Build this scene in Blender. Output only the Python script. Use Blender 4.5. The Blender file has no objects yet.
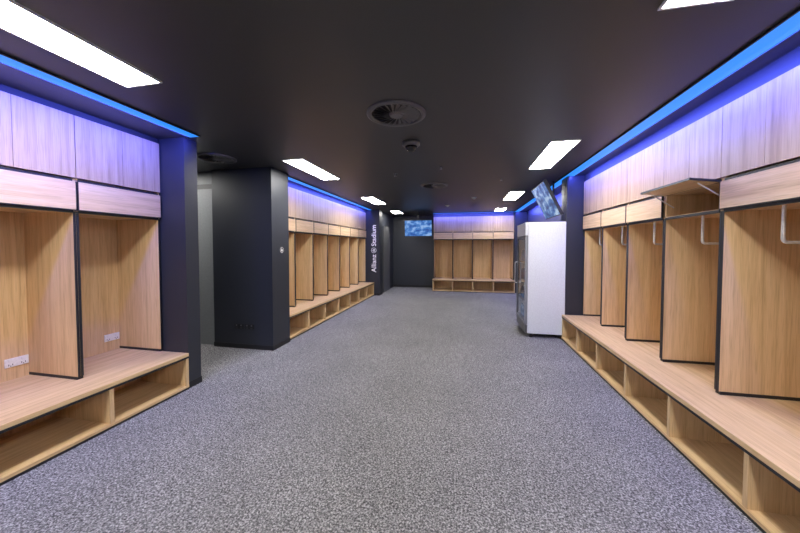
import bpy, bmesh, math, random
from mathutils import Vector, Matrix
random.seed(4)
S = bpy.context.scene
S.view_settings.view_transform = 'Standard'
COL = S.collection

# ------------------------------------------------------------ materials
def new_mat(name):
    m = bpy.data.materials.new(name); m.use_nodes = True
    nt = m.node_tree; b = nt.nodes['Principled BSDF']
    return m, nt, b

def plain(name, col, rough=0.5, metal=0.0, bump=0.0, bscale=60, spec=0.5):
    m, nt, b = new_mat(name)
    b.inputs['Roughness'].default_value = rough
    b.inputs['Metallic'].default_value = metal
    b.inputs['Specular IOR Level'].default_value = spec
    tc = nt.nodes.new('ShaderNodeTexCoord')
    n = nt.nodes.new('ShaderNodeTexNoise'); n.inputs['Scale'].default_value = bscale
    n.inputs['Detail'].default_value = 3
    nt.links.new(tc.outputs['Object'], n.inputs['Vector'])
    r = nt.nodes.new('ShaderNodeValToRGB')
    r.color_ramp.elements[0].position = 0.3; r.color_ramp.elements[1].position = 0.7
    r.color_ramp.elements[0].color = tuple(c*0.93 for c in col)+(1,)
    r.color_ramp.elements[1].color = tuple(min(1, c*1.07) for c in col)+(1,)
    nt.links.new(n.outputs['Fac'], r.inputs['Fac'])
    nt.links.new(r.outputs['Color'], b.inputs['Base Color'])
    if bump:
        bp = nt.nodes.new('ShaderNodeBump'); bp.inputs['Strength'].default_value = bump
        bp.inputs['Distance'].default_value = 0.003
        nt.links.new(n.outputs['Fac'], bp.inputs['Height'])
        nt.links.new(bp.outputs['Normal'], b.inputs['Normal'])
    return m

def wood(name, scl, c1, c2, c3):
    m, nt, b = new_mat(name)
    tc = nt.nodes.new('ShaderNodeTexCoord')
    oi = nt.nodes.new('ShaderNodeObjectInfo')
    mul = nt.nodes.new('ShaderNodeMath'); mul.operation = 'MULTIPLY'; mul.inputs[1].default_value = 37.0
    nt.links.new(oi.outputs['Random'], mul.inputs[0])
    add = nt.nodes.new('ShaderNodeVectorMath'); add.operation = 'ADD'
    nt.links.new(tc.outputs['Object'], add.inputs[0]); nt.links.new(mul.outputs[0], add.inputs[1])
    mp = nt.nodes.new('ShaderNodeMapping'); mp.inputs['Scale'].default_value = scl
    nt.links.new(add.outputs[0], mp.inputs['Vector'])
    n = nt.nodes.new('ShaderNodeTexNoise'); n.inputs['Scale'].default_value = 1.0
    n.inputs['Detail'].default_value = 6; n.inputs['Roughness'].default_value = 0.6
    n.inputs['Distortion'].default_value = 0.5
    nt.links.new(mp.outputs[0], n.inputs['Vector'])
    r = nt.nodes.new('ShaderNodeValToRGB')
    e = r.color_ramp.elements
    e[0].position = 0.30; e[0].color = c3+(1,)
    e[1].position = 0.70; e[1].color = c1+(1,)
    x = e.new(0.48); x.color = c2+(1,)
    nt.links.new(n.outputs['Fac'], r.inputs['Fac'])
    # fine pores
    mp2 = nt.nodes.new('ShaderNodeMapping'); mp2.inputs['Scale'].default_value = tuple(s*6 for s in scl)
    nt.links.new(add.outputs[0], mp2.inputs['Vector'])
    n2 = nt.nodes.new('ShaderNodeTexNoise'); n2.inputs['Scale'].default_value = 1.0; n2.inputs['Detail'].default_value = 2
    nt.links.new(mp2.outputs[0], n2.inputs['Vector'])
    r2 = nt.nodes.new('ShaderNodeValToRGB')
    r2.color_ramp.elements[0].position = 0.30; r2.color_ramp.elements[0].color = (0.82, 0.80, 0.77, 1)
    r2.color_ramp.elements[1].position = 0.5; r2.color_ramp.elements[1].color = (1, 1, 1, 1)
    nt.links.new(n2.outputs['Fac'], r2.inputs['Fac'])
    mx = nt.nodes.new('ShaderNodeMix'); mx.data_type = 'RGBA'; mx.blend_type = 'MULTIPLY'; mx.inputs['Factor'].default_value = 1
    nt.links.new(r.outputs['Color'], mx.inputs[6]); nt.links.new(r2.outputs['Color'], mx.inputs[7])
    nt.links.new(mx.outputs[2], b.inputs['Base Color'])
    b.inputs['Roughness'].default_value = 0.45
    b.inputs['Specular IOR Level'].default_value = 0.35
    return m

W1, W2, W3 = (0.75, 0.545, 0.315), (0.68, 0.47, 0.258), (0.55, 0.365, 0.19)
M_WV = wood('oak_upright_grain', (26, 26, 0.9), W1, W2, W3)
M_WH = wood('oak_lengthwise_grain', (0.9, 26, 26), W1, W2, W3)
M_WU = wood('oak_fascia_dimmed', (26, 26, 0.9), tuple(c*.76 for c in W1), tuple(c*.73 for c in W2), tuple(c*.69 for c in W3))  # same oak, darkened in colour to stand in for weaker light up high
M_BLACK = plain('black_edging', (0.012, 0.012, 0.014), 0.5)
M_CHAR = plain('charcoal_paint', (0.024, 0.027, 0.037), 0.45, bump=0.1, bscale=180)
M_CEIL = plain('ceiling_paint', (0.042, 0.042, 0.042), 0.45, bump=0.15, bscale=120)
M_GREY = plain('grey_door_paint', (0.25, 0.26, 0.27), 0.5)
M_WHITE = plain('white_enamel', (0.72, 0.74, 0.77), 0.35)
M_GREYPL = plain('grey_door_frame', (0.22, 0.23, 0.25), 0.4)
M_WPLAS = plain('white_plastic', (0.8, 0.8, 0.78), 0.4)
M_STEEL = plain('brushed_steel', (0.72, 0.72, 0.74), 0.35, metal=0.7)
M_VENT = plain('dark_grey_metal', (0.13, 0.13, 0.135), 0.4, metal=0.3)
M_BACKW = plain('pale_wall_paint', (0.6, 0.6, 0.6), 0.7)

def emis(name, col, s):
    m, nt, b = new_mat(name)
    b.inputs['Base Color'].default_value = (0.02, 0.02, 0.02, 1)
    b.inputs['Emission Color'].default_value = col+(1,)
    b.inputs['Emission Strength'].default_value = s
    return m
M_PANEL = emis('light_diffuser', (1.0, 0.98, 0.94), 43.0)
M_LED = emis('blue_led_diffuser', (0.025, 0.28, 1.0), 1.0)
M_FRLIGHT = emis('fridge_light', (0.75, 0.9, 1.0), 4)

def carpet():
    m, nt, b = new_mat('speckled_grey_carpet')
    tc = nt.nodes.new('ShaderNodeTexCoord')
    n = nt.nodes.new('ShaderNodeTexNoise'); n.inputs['Scale'].default_value = 88; n.inputs['Detail'].default_value = 4
    n.inputs['Roughness'].default_value = 0.8
    nt.links.new(tc.outputs['Object'], n.inputs['Vector'])
    r = nt.nodes.new('ShaderNodeValToRGB'); e = r.color_ramp.elements
    e[0].position = 0.37; e[0].color = (0.042, 0.041, 0.043, 1)
    e[1].position = 0.64; e[1].color = (0.56, 0.54, 0.555, 1)
    x = e.new(0.5); x.color = (0.185, 0.180, 0.187, 1)
    nt.links.new(n.outputs['Fac'], r.inputs['Fac'])
    n3 = nt.nodes.new('ShaderNodeTexNoise'); n3.inputs['Scale'].default_value = 1.3; n3.inputs['Detail'].default_value = 3
    nt.links.new(tc.outputs['Object'], n3.inputs['Vector'])
    r3 = nt.nodes.new('ShaderNodeValToRGB')
    r3.color_ramp.elements[0].position = 0.35; r3.color_ramp.elements[0].color = (0.88, 0.88, 0.88, 1)
    r3.color_ramp.elements[1].position = 0.65
    nt.links.new(n3.outputs['Fac'], r3.inputs['Fac'])
    mx = nt.nodes.new('ShaderNodeMix'); mx.data_type = 'RGBA'; mx.blend_type = 'MULTIPLY'; mx.inputs['Factor'].default_value = 1
    nt.links.new(r.outputs['Color'], mx.inputs[6]); nt.links.new(r3.outputs['Color'], mx.inputs[7])
    nt.links.new(mx.outputs[2], b.inputs['Base Color'])
    b.inputs['Roughness'].default_value = 0.95; b.inputs['Specular IOR Level'].default_value = 0.1
    bp = nt.nodes.new('ShaderNodeBump'); bp.inputs['Strength'].default_value = 0.4; bp.inputs['Distance'].default_value = 0.005
    nt.links.new(n.outputs['Fac'], bp.inputs['Height']); nt.links.new(bp.outputs['Normal'], b.inputs['Normal'])
    return m
M_CARPET = carpet()

# ------------------------------------------------------------ helpers
def link(o): COL.objects.link(o); return o

def empty(name, loc, rotz=0, label=None, cat=None, group=None):
    o = bpy.data.objects.new(name, None); o.empty_display_size = 0.1
    o.location = loc; o.rotation_euler = (0, 0, rotz); link(o)
    if label: o['label'] = label
    if cat: o['category'] = cat
    if group: o['group'] = group
    return o

def mesh_from_bm(name, bm, mat, parent=None, loc=(0, 0, 0), smooth=False):
    bmesh.ops.recalc_face_normals(bm, faces=bm.faces)
    me = bpy.data.meshes.new(name); bm.to_mesh(me); bm.free()
    if smooth:
        for p in me.polygons: p.use_smooth = True
    mats = mat if isinstance(mat, (list, tuple)) else [mat]
    for m in mats: me.materials.append(m)
    o = bpy.data.objects.new(name, me); o.location = loc
    if parent: o.parent = parent
    return link(o)

def add_box(bm, b, bev=0.0):
    x0, x1, y0, y1, z0, z1 = b
    r = bmesh.ops.create_cube(bm, size=1)
    vs = r['verts']
    for v in vs:
        v.co = Vector((x0+(v.co.x+.5)*(x1-x0), y0+(v.co.y+.5)*(y1-y0), z0+(v.co.z+.5)*(z1-z0)))
    if bev > 0:
        es = list({e for v in vs for e in v.link_edges})
        bmesh.ops.bevel(bm, geom=es, offset=bev, segments=2, affect='EDGES', profile=0.5)

def box(name, b, mat, parent=None, bev=0.0, kind=None, label=None):
    """b in parent's local space; the object's origin is at the box's base centre"""
    cx, cy, cz = (b[0]+b[1])/2, (b[2]+b[3])/2, b[4]
    bm = bmesh.new(); add_box(bm, (b[0]-cx, b[1]-cx, b[2]-cy, b[3]-cy, 0, b[5]-cz), bev)
    o = mesh_from_bm(name, bm, mat, parent, (cx, cy, cz))
    if kind: o['kind'] = kind
    if label: o['label'] = label
    return o

def boxes(name, bl, mat, parent=None, bev=0.0, label=None):
    b0 = bl[0]; cx, cy, cz = (b0[0]+b0[1])/2, (b0[2]+b0[3])/2, b0[4]
    bm = bmesh.new()
    for b in bl: add_box(bm, (b[0]-cx, b[1]-cx, b[2]-cy, b[3]-cy, b[4]-cz, b[5]-cz), bev)
    o = mesh_from_bm(name, bm, mat, parent, (cx, cy, cz))
    if label: o['label'] = label
    return o

def tube(name, pts, rad, mat, parent=None, seg=10):
    cu = bpy.data.curves.new(name, 'CURVE'); cu.dimensions = '3D'; cu.bevel_depth = rad; cu.bevel_resolution = 3
    cu.use_fill_caps = True
    sp = cu.splines.new('POLY'); sp.points.add(len(pts)-1)
    for i, p in enumerate(pts): sp.points[i].co = (*p, 1)
    t = bpy.data.objects.new('tmp', cu); link(t)
    dg = bpy.context.evaluated_depsgraph_get()
    me = bpy.data.meshes.new_from_object(t.evaluated_get(dg)); me.name = name
    bpy.data.objects.remove(t)
    for p in me.polygons: p.use_smooth = True
    me.materials.clear(); me.materials.append(mat)
    o = bpy.data.objects.new(name, me)
    if parent: o.parent = parent
    return link(o)

def round_path(pts, r=0.03, n=5):
    out = [pts[0]]
    for i in range(1, len(pts)-1):
        a, b, c = Vector(pts[i-1]), Vector(pts[i]), Vector(pts[i+1])
        p = b+(a-b).normalized()*r; q = b+(c-b).normalized()*r
        for k in range(n+1):
            t = k/n
            out.append(tuple((1-t)**2*p+2*t*(1-t)*b+t*t*q))
    out.append(pts[-1]); return out

# ------------------------------------------------------------ shell
CZ = 2.72
def st(name, b, mat): return box(name, b, mat, kind='structure')
st('floor', (-5.6, 3.0, -2.6, 12.0, -0.1, 0.0), M_CARPET)
st('ceiling', (-5.6, 3.0, -2.6, 12.0, CZ, CZ+0.1), M_CEIL)
st('wall_back', (-5.6, 3.0, -2.7, -2.6, 0, CZ), M_BACKW)
st('wall_left', (-4.0, -3.875, -2.6, 2.98, 0, CZ), M_CHAR)
st('wall_right', (2.50, 2.62, -2.6, 5.95, 0, CZ), M_CHAR)
st('wall_right_rear', (2.02, 2.62, 5.95, 11.75, 0, CZ), M_CHAR)
st('wall_far', (-5.6, 3.0, 11.75, 11.87, 0, CZ), M_CHAR)
st('wall_corridor_end', (-5.6, -5.5, 2.9, 4.6, 0, CZ), M_CHAR)
st('wall_corridor', (-5.5, -3.82, 4.22, 4.34, 0, CZ), M_GREY)
st('wall_left_middle', (-3.90, -3.775, 4.57, 9.85, 0, CZ), M_CHAR)
st('wall_left_rear', (-2.85, -2.72, 9.85, 11.75, 0, CZ), M_CHAR)
# corridor door in wall_corridor
dr = st('door_1', (-4.75, -3.86, 4.17, 4.218, 0.0, 2.45), M_GREY)
st('trim_1', (-4.80, -3.84, 4.19, 4.219, 2.455, 2.53), M_BLACK)
st('door_2', (-2.72, -2.685, 10.15, 11.05, 0.0, 2.25), M_VENT)
st('baseboard_far', (-2.70, -1.16, 11.735, 11.75, 0, 0.09), M_BLACK)
st('baseboard_left', (-2.72, -2.705, 11.06, 11.73, 0, 0.09), M_BLACK)
st('baseboard_right', (2.005, 2.02, 6.5, 11.7, 0, 0.09), M_BLACK)

# ------------------------------------------------------------ columns
def column(b, label):
    cx, cy = (b[0]+b[1])/2, (b[2]+b[3])/2
    r = empty('column', (cx, cy, 0), 0, label, 'column')
    hx, hy = (b[1]-b[0])/2, (b[3]-b[2])/2
    box('body', (-hx, hx, -hy, hy, 0, CZ), M_CHAR, r)
    box('skirting', (-hx-.006, hx+.006, -hy-.006, hy+.006, 0, 0.07), M_BLACK, r)
    return r
c1 = column((-3.87, -2.95, 2.815, 2.98), "slim charcoal painted column closing the end of the oak lockers")
blk = column((-3.81, -2.79, 4.11, 4.56), "wide charcoal painted pier with small white emblem and outlets")
c3 = column((-3.77, -2.65, 9.50, 9.84), "charcoal column with white vertical stadium lettering")
c4 = column((1.645, 2.49, 5.62, 5.93), "charcoal painted column between oak lockers and white fridge")

def text_obj(name, body, size, parent, loc, rot, mat, align='LEFT'):
    cu = bpy.data.curves.new(name, 'FONT'); cu.body = body; cu.size = size; cu.extrude = 0.001
    cu.align_x = align; cu.offset = 0.004
    t = bpy.data.objects.new('tmp', cu); link(t)
    dg = bpy.context.evaluated_depsgraph_get()
    me = bpy.data.meshes.new_from_object(t.evaluated_get(dg)); bpy.data.objects.remove(t)
    me.name = name; me.materials.clear(); me.materials.append(mat)
    o = bpy.data.objects.new(name, me); o.parent = parent; o.location = loc; o.rotation_euler = rot
    return link(o), max(v.co.x for v in me.vertices)

def emblem(parent, loc, rot, R, mat):
    bm = bmesh.new()
    n = 32; t = 0.002
    ro, ri = R, R*0.86
    for i in range(n):
        a, b = 2*math.pi*i/n, 2*math.pi*(i+1)/n
        q = [(ro*math.cos(a), ro*math.sin(a)), (ro*math.cos(b), ro*math.sin(b)), (ri*math.cos(b), ri*math.sin(b)), (ri*math.cos(a), ri*math.sin(a))]
        bm.faces.new([bm.verts.new((x, y, t)) for x, y in q])
    # three upright bars, the middle one taller
    for x, h0, h1 in ((-.36, -.5, .28), (0, -.5, .58), (.36, -.5, .28)):
        add_box(bm, ((x-.11)*R, (x+.11)*R, h0*R, h1*R, 0.0, t))
    add_box(bm, (-.47*R, -.25*R, .18*R, .28*R, 0, t))
    o = mesh_from_bm('emblem', bm, mat, parent, loc); o.rotation_euler = rot; o['label'] = 'white round emblem with three bars'
    return o
M_LETTER = plain('white_lettering', (0.9, 0.9, 0.9), 0.5)
# lettering on column face toward -Y reading upward: text x -> +Z, text up -> -X
rotm = Matrix(((0, -1, 0), (0, 0, -1), (1, 0, 0)))
rot_up = rotm.to_euler()
fx = -2.765 - c3.location.x; fy = -0.17-0.002
o, L1 = text_obj('lettering', 'Allianz', 0.21, c3, (fx, fy, 0.74), rot_up, M_LETTER)
z1 = 0.74+L1
emblem(c3, (fx-0.07, fy, z1+0.13), rot_up, 0.085, M_LETTER)
text_obj('lettering', 'Stadium', 0.21, c3, (fx, fy, z1+0.26), rot_up, M_LETTER)
# small emblem on the pier's side face toward +X
rotx = Matrix(((0, 0, 1), (1, 0, 0), (0, 1, 0))).to_euler()
emblem(blk, (0.51+0.001, 0.02, 1.50), rotx, 0.045, M_LETTER)

def outlet(loc, rotz, black=False):
    m = M_BLACK if black else M_WPLAS
    r = empty('power_outlet', loc, rotz, ("black double power outlet low on the charcoal pier" if black else "white double power outlet above the oak bench"), 'power outlet')
    box('plate', (-.075, .075, -.010, 0, -.038, .038), m, r, 0.003)
    for x in (-.04, .04):
        box('switch', (x-.012, x+.012, -.014, -.0101, .006, .028), M_WPLAS if not black else M_VENT, r, 0.001)
        boxes('socket', [(x-.014, x-.010, -.0115, -.0102, -.024, -.010), (x+.010, x+.014, -.0115, -.0102, -.024, -.010), (x-.002, x+.002, -.0115, -.0102, -.032, -.022)], M_BLACK if not black else M_VENT, r)
    return r
outlet((-3.36, 4.104, .34), 0, True)
outlet((-3.18, 4.104, .34), 0, True)

# ------------------------------------------------------------ locker bay
def bay(origin, rotz, w, d, zs, zc, zt, label, group, rail=False, door_open=False, base=0.42, light_side=None):
    r = empty('locker', origin, rotz, label, 'locker', group)
    B = -base
    s0, c0, t0 = zs+B, zc+B, zt+B
    t = 0.018; g = 0.002
    for x0 in (g, w-g-t):
        box('side_panel', (x0, x0+t, 0.004, d, 0.026, s0), M_WV, r)
        box('upper_side', (x0, x0+t, 0.004, d, s0, t0), M_WV, r)
        box('edge_strip', (x0, x0+t, 0.0, 0.004, 0.0265, s0), M_BLACK, r)
        box('foot_strip', (x0-.002 if x0 > .01 else x0, x0+t+.002, 0.01, d, 0.001, 0.026), M_BLACK, r)
    xi0, xi1 = g+t, w-g-t
    box('back_panel', (xi0, xi1, d-0.012, d, 0.001, t0), M_WV, r)
    box('shelf', (xi0, xi1, 0.004, d-.012, s0, s0+0.018), M_WH, r)
    box('shelf_edge', (xi0, xi1, -0.004, 0.004, s0-0.012, s0+0.012), M_BLACK, r)
    box('compartment_top', (xi0, xi1, 0.004, d-.012, c0, c0+0.018), M_WH, r)
    box('compartment_edge', (xi0, xi1, -0.004, 0.0035, c0-0.006, c0+0.016), M_BLACK, r)
    # door
    dh = c0-s0-0.022
    piv = empty('compartment_door', (w/2, -0.006, c0-0.006), 0); piv.parent = r
    bm = bmesh.new(); add_box(bm, (-w/2+.011, w/2-.011, -0.018, 0, -dh, 0), 0.0015)
    mesh_from_bm('door_leaf', bm, M_WH, piv)
    bm = bmesh.new()
    for b in ((-w/2+.004, -w/2+.011, -.017, 0, -dh, 0), (w/2-.011, w/2-.004, -.017, 0, -dh, 0), (-w/2+.004, w/2-.004, -.017, 0, -dh-.006, -dh)):
        add_box(bm, b)
    mesh_from_bm('door_edging', bm, M_BLACK, piv)
    if door_open:
        piv.rotation_euler = (math.radians(-97), 0, 0)
        for x in (.05, w-.05):
            tube('stay_arm', [(x, 0.05, s0+.10), (x, -0.13, c0+.0)], 0.005, M_STEEL, r)
    # upper fascia : two boards
    h = w/2
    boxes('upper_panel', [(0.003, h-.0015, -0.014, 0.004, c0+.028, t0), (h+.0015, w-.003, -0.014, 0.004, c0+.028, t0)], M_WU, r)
    if rail:
        zz = s0-0.003
        pts = round_path([(w/2, 0.10, zz), (w/2, 0.10, zz-.24), (w/2, d-.10, zz-.24), (w/2, d-.10, zz)], 0.03)
        tube('hanging_rail', pts, 0.0105, M_STEEL, r)
    return r

def bench(origin, rotz, L, n, D, label, H=0.42):
    r = empty('storage_bench', origin, rotz, label, 'bench')
    box('bench_top', (0, L, 0, D, H-.035, H), M_WH, r, 0.002)
    box('edge_trim', (0, L, 0.002, 0.020, H-.055, H-.0355), M_BLACK, r)
    box('plinth', (0, L, 0.03, D, 0.001, 0.022), M_BLACK, r)
    box('bottom_board', (0, L, 0.003, D, 0.022, 0.045), M_WH, r)
    box('front_trim', (0, L, 0.004, 0.030, 0.001, 0.0218), M_BLACK, r)
    w = L/n
    dd = min(D, 0.62)
    for i in range(n+1):
        xc = min(max(i*w, 0.016), L-0.016)
        box('divider', (xc-.016, xc+.016, 0.021, dd, 0.0455, H-.0355), M_WV, r)
        box('divider_edge', (xc-.016, xc+.016, 0.006, 0.0208, 0.0455, H-.056), M_WV, r)
    box('back_board', (0.001, L-.001, dd, dd+.016, 0.0455, H-.0355), M_WV, r)
    return r

# right run (width runs toward -Y)
wR = 0.695
bench((1.585, 5.59, 0), -math.pi/2, 7*wR-.01, 7, 0.905, "long oak storage bench with open cubbies below, beneath railed lockers")
for i in range(7):
    y = 5.59 - i*wR
    opn = i == 3
    bay((1.90, y, 0.42), -math.pi/2, wR, 0.585, 1.82, 2.045, 2.60,
        "oak locker bay with lifted top flap and steel rail" if opn else "oak locker bay with closed top flap and steel rail",
        "oak lockers with hanging rails", rail=True, door_open=opn)
# left near run
wL = 0.752
y0 = 2.805-3*wL
HL = 0.395
bench((-2.93, y0, 0), math.pi/2, 3*wL, 3, 0.935, "oak storage bench with open cubbies beside slim charcoal column", HL)
for i in range(3):
    bay((-3.27, y0+i*wL, HL), math.pi/2, wL, 0.59, 1.85, 2.11, 2.665, "oak locker bay with closed flap and white outlet",
        "oak lockers before the slim column", base=HL)
    outlet((-3.27-0.59+0.0125, y0+i*wL+wL-0.10, 0.545), math.pi/2)
# left middle run
bench((-2.82, 4.575, 0), math.pi/2, 4.90, 7, 0.94, "long oak storage bench with cubbies between pier and lettered column")
for i in range(7):
    bay((-3.10, 4.575+i*.7, 0.42), math.pi/2, 0.7, 0.66, 1.82, 2.06, 2.62, "oak locker bay with closed top flap",
        "oak lockers between pier and lettered column")
# far run
bench((-1.10, 10.78, 0), 0, 2.72, 4, 0.95, "oak storage bench with cubbies along the end wall")
for i in range(4):
    bay((-1.10+i*.68, 11.10, 0.42), 0, 0.68, 0.63, 1.80, 2.05, 2.60, "oak locker bay against the end wall",
        "oak lockers on the end wall")

# fascia trims above lockers
st('trim_2', (1.90, 2.49, .735, 5.59, 2.602, CZ), M_BLACK)
st('trim_3', (-3.87, -3.27, y0, 2.805, 2.667, CZ), M_BLACK)
st('trim_4', (-3.77, -3.10, 4.575, 9.48, 2.622, CZ), M_BLACK)
st('trim_5', (-1.10, 1.62, 11.10, 11.74, 2.602, CZ), M_BLACK)
# end panel of far run
st('wall_far_return', (1.63, 2.01, 10.95, 11.74, 0, CZ), M_CHAR)

# ------------------------------------------------------------ LED strips + lamps
def led(x0, x1, y0_, y1_, tilt, power, axis='Y'):
    cx, cy = (x0+x1)/2, (y0_+y1_)/2
    r = empty('led_strip', (cx, cy, CZ), 0, "glowing blue led light strip set in dark ceiling", 'led strip light')
    hx, hy = (x1-x0)/2, (y1_-y0_)/2
    box('diffuser', (-hx, hx, -hy, hy, -0.012, -0.001), M_LED, r)
    if axis == 'Y':
        boxes('channel', [(-hx-.01, -hx-.0005, -hy, hy, -0.016, -0.001), (hx+.0005, hx+.01, -hy, hy, -0.016, -0.001)], M_BLACK, r)
    else:
        boxes('channel', [(-hx, hx, -hy-.01, -hy-.0005, -0.016, -0.001), (-hx, hx, hy+.0005, hy+.01, -0.016, -0.001)], M_BLACK, r)
    ld = bpy.data.lights.new('led_lamp', 'AREA'); ld.shape = 'RECTANGLE'
    ln = (y1_-y0_) if axis == 'Y' else (x1-x0)
    ld.color = (0.08, 0.11, 1.0); ld.energy = power*ln
    o = bpy.data.objects.new('led_lamp', ld); link(o); o.parent = r
    if axis == 'Y':
        ld.size = 0.05; ld.size_y = ln
        s = 1 if tilt > 0 else -1
        o.location = (s*hx*0.2, 0, -0.03)
        o.rotation_euler = (0, -math.radians(tilt), 0)   # emits -Z rotated toward +/-X
    else:
        ld.size = ln; ld.size_y = 0.05
        o.location = (0, hy*.2, -0.03)
        o.rotation_euler = (math.radians(tilt), 0, 0)
    return r
led(1.60, 1.74, 0.2, 11.05, 52, 18)
led(-2.86, -2.74, 0.2, 2.81, -52, 26)
led(-2.99, -2.87, 4.60, 9.45, -55, 12)
led(-1.10, 1.57, 10.80, 10.92, 55, 15, 'X')

# ------------------------------------------------------------ ceiling panels
def panel(x0, x1, y0_, y1_):
    cx, cy = (x0+x1)/2, (y0_+y1_)/2; hx, hy = (x1-x0)/2, (y1_-y0_)/2
    r = empty('ceiling_light', (cx, cy, CZ), 0, "rectangular white led panel light in dark ceiling", 'ceiling light', 'ceiling panel lights')
    f = .012
    boxes('frame', [(-hx-f, hx+f, -hy-f, -hy, -.012, -.001), (-hx-f, hx+f, hy, hy+f, -.012, -.001), (-hx-f, -hx, -hy, hy, -.012, -.001), (hx, hx+f, -hy, hy, -.012, -.001)], M_WHITE, r)
    box('diffuser', (-hx+.0005, hx-.0005, -hy+.0005, hy-.0005, -.009, -.001), M_PANEL, r)
for ys in ((-1.9, -.7), (.6, 1.84), (3.82, 5.05), (7.05, 8.25), (9.95, 10.65)):  # first pair is unseen behind the camera, added as fill light
    panel(-2.41, -2.12, *ys)
    panel(0.93, 1.22, ys[0]-.06, ys[1]-.06)
panel(-4.75, -4.45, 3.2, 3.9)  # unseen corridor panel, added to brighten the grey door

# ------------------------------------------------------------ vents
def diffuser(x, y, R=0.26):
    r = empty('ceiling_vent', (x, y, CZ), 0, "round dark swirl air vent in the ceiling", 'air vent', 'round ceiling vents')
    bm = bmesh.new()
    prof = [(R, -.001), (R, -.012), (R*.93, -.022), (R*.84, -.016), (R*.84, -.001)]
    n = 48
    rings = [[bm.verts.new((p[0]*math.cos(2*math.pi*i/n), p[0]*math.sin(2*math.pi*i/n), p[1])) for i in range(n)] for p in prof]
    for a, b in zip(rings, rings[1:]):
        for i in range(n): bm.faces.new((a[i], a[(i+1) % n], b[(i+1) % n], b[i]))
    mesh_from_bm('outer_ring', bm, M_VENT, r, smooth=True)
    bm = bmesh.new()
    c = bmesh.ops.create_circle(bm, cap_ends=True, segments=48, radius=R*.84)
    for v in bm.verts: v.co.z = -.002
    mesh_from_bm('back_plate', bm, M_BLACK, r)
    bm = bmesh.new()
    k = 24
    for i in range(k):
        a = 2*math.pi*i/k; da = 2*math.pi/k*.5
        sw = .25
        p = [(R*.26, a, -.008), (R*.80, a+sw, -.008), (R*.80, a+sw+da, -.020), (R*.26, a+da, -.020)]
        vs = [bm.verts.new((q*math.cos(t), q*math.sin(t), z)) for q, t, z in p]
        vs2 = [bm.verts.new((v.co.x, v.co.y, v.co.z+.0025)) for v in vs]
        bm.faces.new(vs); bm.faces.new(vs2[::-1])
        for j in range(4): bm.faces.new((vs[j], vs[(j+1) % 4], vs2[(j+1) % 4], vs2[j]))
    mesh_from_bm('swirl_vanes', bm, M_VENT, r)
    bm = bmesh.new()
    bmesh.ops.create_cone(bm, cap_ends=True, segments=32, radius1=R*.2, radius2=R*.25, depth=.02)
    bmesh.ops.translate(bm, verts=bm.verts, vec=(0, 0, -.014))
    mesh_from_bm('hub', bm, M_VENT, r)
diffuser(-.60, 2.71); diffuser(-.58, 5.98); diffuser(-3.22, 3.56, .24)

def lathe(name, prof, mat, parent, n=32):
    bm = bmesh.new()
    rings = [[bm.verts.new((max(p[0], 1e-4)*math.cos(2*math.pi*i/n), max(p[0], 1e-4)*math.sin(2*math.pi*i/n), p[1])) for i in range(n)] for p in prof]
    for a, b in zip(rings, rings[1:]):
        for i in range(n): bm.faces.new((a[i], a[(i+1) % n], b[(i+1) % n], b[i]))
    bm.faces.new(rings[0]); bm.faces.new(rings[-1])
    return mesh_from_bm(name, bm, mat, parent, smooth=True)
M_GLOSS = plain('smoked_dome', (0.01, 0.01, 0.012), 0.12)
r = empty('security_camera', (-.60, 3.48, CZ), 0, "black dome security camera on dark ceiling", 'security camera')
lathe('base', [(.10, -.001), (.10, -.03), (.085, -.045), (.07, -.045)], M_VENT, r)
lathe('dome', [(.068, -.045), (.064, -.07), (.05, -.092), (.028, -.106), (.0, -.11)], M_GLOSS, r)
for (x, y) in ((-.5, 8.9), (.2, 7.6)):
    r = empty('smoke_detector', (x, y, CZ), 0, "small white round smoke detector on ceiling", 'smoke detector', 'smoke detectors')
    lathe('base', [(.055, -.001), (.055, -.015), (.045, -.02)], M_WPLAS, r)
    lathe('cap', [(.04, -.02), (.038, -.035), (.025, -.045), (0, -.046)], M_WPLAS, r)
for (x, y) in ((-.35, 4.6), (-1.1, 4.9), (.6, 5.6)):
    r = empty('sprinkler', (x, y, CZ), 0, "small ceiling fire sprinkler head", 'sprinkler', 'fire sprinklers')
    lathe('rose', [(.035, -.001), (.035, -.005), (.012, -.010)], M_VENT, r)
    lathe('nozzle', [(.008, -.010), (.008, -.035), (.018, -.036), (.018, -.04)], M_STEEL, r)

# ------------------------------------------------------------ fridge
FX0, FX1, FY0, FY1, FH = 1.00, 1.635, 5.605, 6.46, 1.965
FCX, FCY = (FX0+FX1)/2, (FY0+FY1)/2
r = empty('display_fridge', (FCX, FCY, 0), 0, "tall white glass door drinks fridge beside charcoal column", 'fridge')
hx, hy = (FX1-FX0)/2, (FY1-FY0)/2
bx = -hx+0.05
boxes('body', [(bx, hx, -hy, -hy+.04, .07, FH), (bx, hx, hy-.04, hy, .07, FH), (hx-.04, hx, -hy+.04, hy-.04, .07, FH),
               (bx, hx-.04, -hy+.04, hy-.04, FH-.06, FH), (bx, hx-.04, -hy+.04, hy-.04, .07, .22)], M_WHITE, r, 0.004)
box('header_panel', (-hx, bx-.002, -hy, hy, FH-.22, FH), M_WHITE, r, 0.008)
box('kick_grille', (-hx+.01, bx-.002, -hy+.01, hy-.01, .075, .21), M_VENT, r, 0.004)
dz0, dz1 = .225, FH-.225
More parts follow.
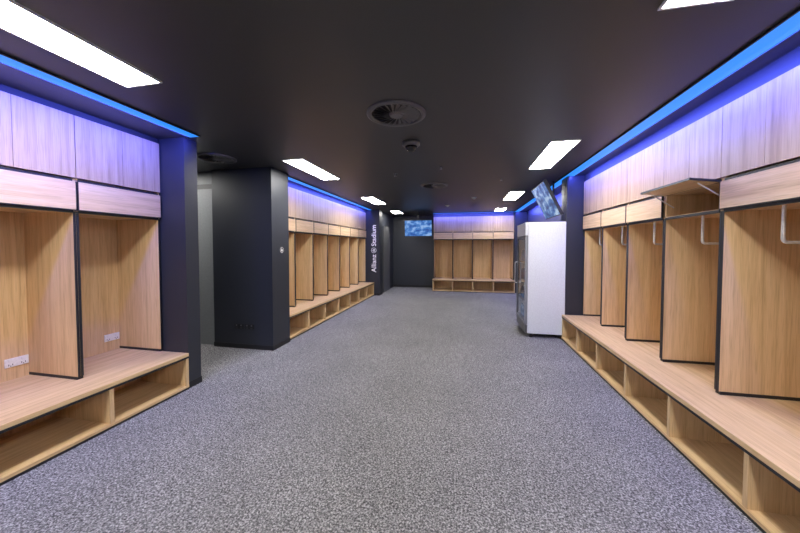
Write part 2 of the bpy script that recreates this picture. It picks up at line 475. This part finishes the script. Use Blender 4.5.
boxes('door_frame', [(-hx, bx-.004, -hy, -hy+.03, dz0, dz1), (-hx, bx-.004, hy-.03, hy, dz0, dz1),
                     (-hx, bx-.004, -hy+.03, hy-.03, dz0, dz0+.035), (-hx, bx-.004, -hy+.03, hy-.03, dz1-.035, dz1)], M_GREYPL, r, 0.002)
mg, nt, b = new_mat('fridge_glass'); b.inputs['Base Color'].default_value = (.80, .90, .97, 1); b.inputs['Roughness'].default_value = .02
b.inputs['Transmission Weight'].default_value = 1.0; b.inputs['IOR'].default_value = 1.2
box('door_glass', (-hx+.012, -hx+.020, -hy+.031, hy-.031, dz0+.036, dz1-.036), mg, r)
tube('handle', round_path([(-hx, hy-.06, .85), (-hx-.04, hy-.06, .85), (-hx-.04, hy-.06, 1.25), (-hx, hy-.06, 1.25)], .02), .009, M_STEEL, r)
shz = (.24, .58, .92, 1.26)
for z in shz:
    box('shelf', (bx-.005, hx-.05, -hy+.045, hy-.045, z, z+.02), M_GREYPL, r)
box('inner_light', (bx+.30, bx+.32, -hy+.045, -hy+.065, .3, FH-.25), M_FRLIGHT, r)
for x in (-hx+.12, hx-.06):
    for y in (-hy+.06, hy-.06):
        bm = bmesh.new(); bmesh.ops.create_cone(bm, cap_ends=True, segments=16, radius1=.028, radius2=.022, depth=.068)
        bmesh.ops.translate(bm, verts=bm.verts, vec=(0, 0, .035))
        mesh_from_bm('foot', bm, M_BLACK, r, (x, y, 0))
# drink bottles on the fridge shelves
M_PET = plain('blue_drink', (0.10, 0.28, 0.55), 0.2)
M_CAP = plain('white_cap', (0.8, 0.8, 0.82), 0.4)
proto = None
for z in shz:
    for k in range(5):
        loc = (FCX+bx+.045, FCY-hy+.13+k*.145, z+.021)
        if proto is None:
            p = empty('drink_bottle', loc, 0, "blue drink bottle with white cap on fridge shelf", 'bottle', 'bottles in the fridge')
            b1 = lathe('bottle_body', [(.028, 0), (.033, .006), (.033, .13), (.030, .15), (.014, .19), (.013, .205)], M_PET, p, 20)
            b2 = lathe('bottle_cap', [(.016, .2055), (.016, .222), (.013, .225)], M_CAP, p, 20)
            proto = (p, b1, b2)
        else:
            q = proto[0].copy(); q.location = loc; link(q)
            for c in proto[1:]:
                cc = c.copy(); cc.parent = q; link(cc)

# ------------------------------------------------------------ televisions
def screen_mat(name, cols, s):
    m, nt, b = new_mat(name)
    tc = nt.nodes.new('ShaderNodeTexCoord')
    mp = nt.nodes.new('ShaderNodeMapping'); mp.inputs['Scale'].default_value = (3, 3, 5)
    nt.links.new(tc.outputs['Object'], mp.inputs['Vector'])
    n = nt.nodes.new('ShaderNodeTexNoise'); n.inputs['Scale'].default_value = 1.6; n.inputs['Detail'].default_value = 3
    nt.links.new(mp.outputs[0], n.inputs['Vector'])
    rp = nt.nodes.new('ShaderNodeValToRGB'); e = rp.color_ramp.elements
    e[0].position = .38; e[0].color = cols[0]+(1,); e[1].position = .62; e[1].color = cols[2]+(1,)
    x = e.new(.5); x.color = cols[1]+(1,)
    nt.links.new(n.outputs['Fac'], rp.inputs['Fac'])
    b.inputs['Base Color'].default_value = (.01, .01, .01, 1); b.inputs['Roughness'].default_value = .2
    nt.links.new(rp.outputs['Color'], b.inputs['Emission Color']); b.inputs['Emission Strength'].default_value = s
    return m
M_SCR1 = screen_mat('screen_blue', ((.02, .09, .38), (.06, .22, .62), (.30, .50, .85)), .9)
M_SCR2 = screen_mat('screen_pale_blue', ((.02, .07, .25), (.07, .20, .50), (.45, .60, .80)), .9)

def tv(loc, rot, w, h, mat, label, pole_top):
    r = empty('television', loc, 0, label, 'television')
    hd = empty('display', (0, 0, 0)); hd.parent = r; hd.rotation_euler = rot
    box('casing', (-w/2, w/2, 0, .05, -h/2, h/2), M_BLACK, hd, 0.006)
    box('screen', (-w/2+.02, w/2-.02, -.004, -.0005, -h/2+.02, h/2-.02), mat, hd)
    return r, hd
r, hd = tv((-1.55, 10.40, 2.17), (math.radians(6), 0, 0), .95, .56, M_SCR1, "wide television showing blue picture hung from the ceiling", CZ)
tube('ceiling_pole', [(0, .11, CZ-2.17-.002), (0, .11, -.05)], .02, M_BLACK, r)
box('mount_plate', (-.12, .12, .052, .10, -.12, .1), M_BLACK, r)
# tilted television facing -X above the fridge; local -Y is screen normal
r, hd = tv((1.40, 6.04, 2.36), (math.radians(26), 0, math.radians(-90)), .96, .64, M_SCR2, "tilted television above white fridge on ceiling bracket", CZ)
tube('ceiling_pole', [(.14, 0, CZ-2.36-.002), (.14, 0, .0), (.04, 0, 0)], .018, M_BLACK, r)

# ------------------------------------------------------------ camera
cam = bpy.data.cameras.new('camera'); co = bpy.data.objects.new('camera', cam); link(co)
cam.sensor_width = 36; cam.lens = 311/800*36
co.location = (0, 0, 1.55)
pitch = math.radians(1.8)
co.rotation_euler = (math.pi/2-pitch, 0, math.atan(65/311))
cam.shift_y = -(19.8-311*math.tan(pitch))/800
cam.clip_start = .02
S.camera = co

w = bpy.data.worlds.new('world'); S.world = w; w.use_nodes = True
w.node_tree.nodes['Background'].inputs[0].default_value = (.05, .05, .06, 1)
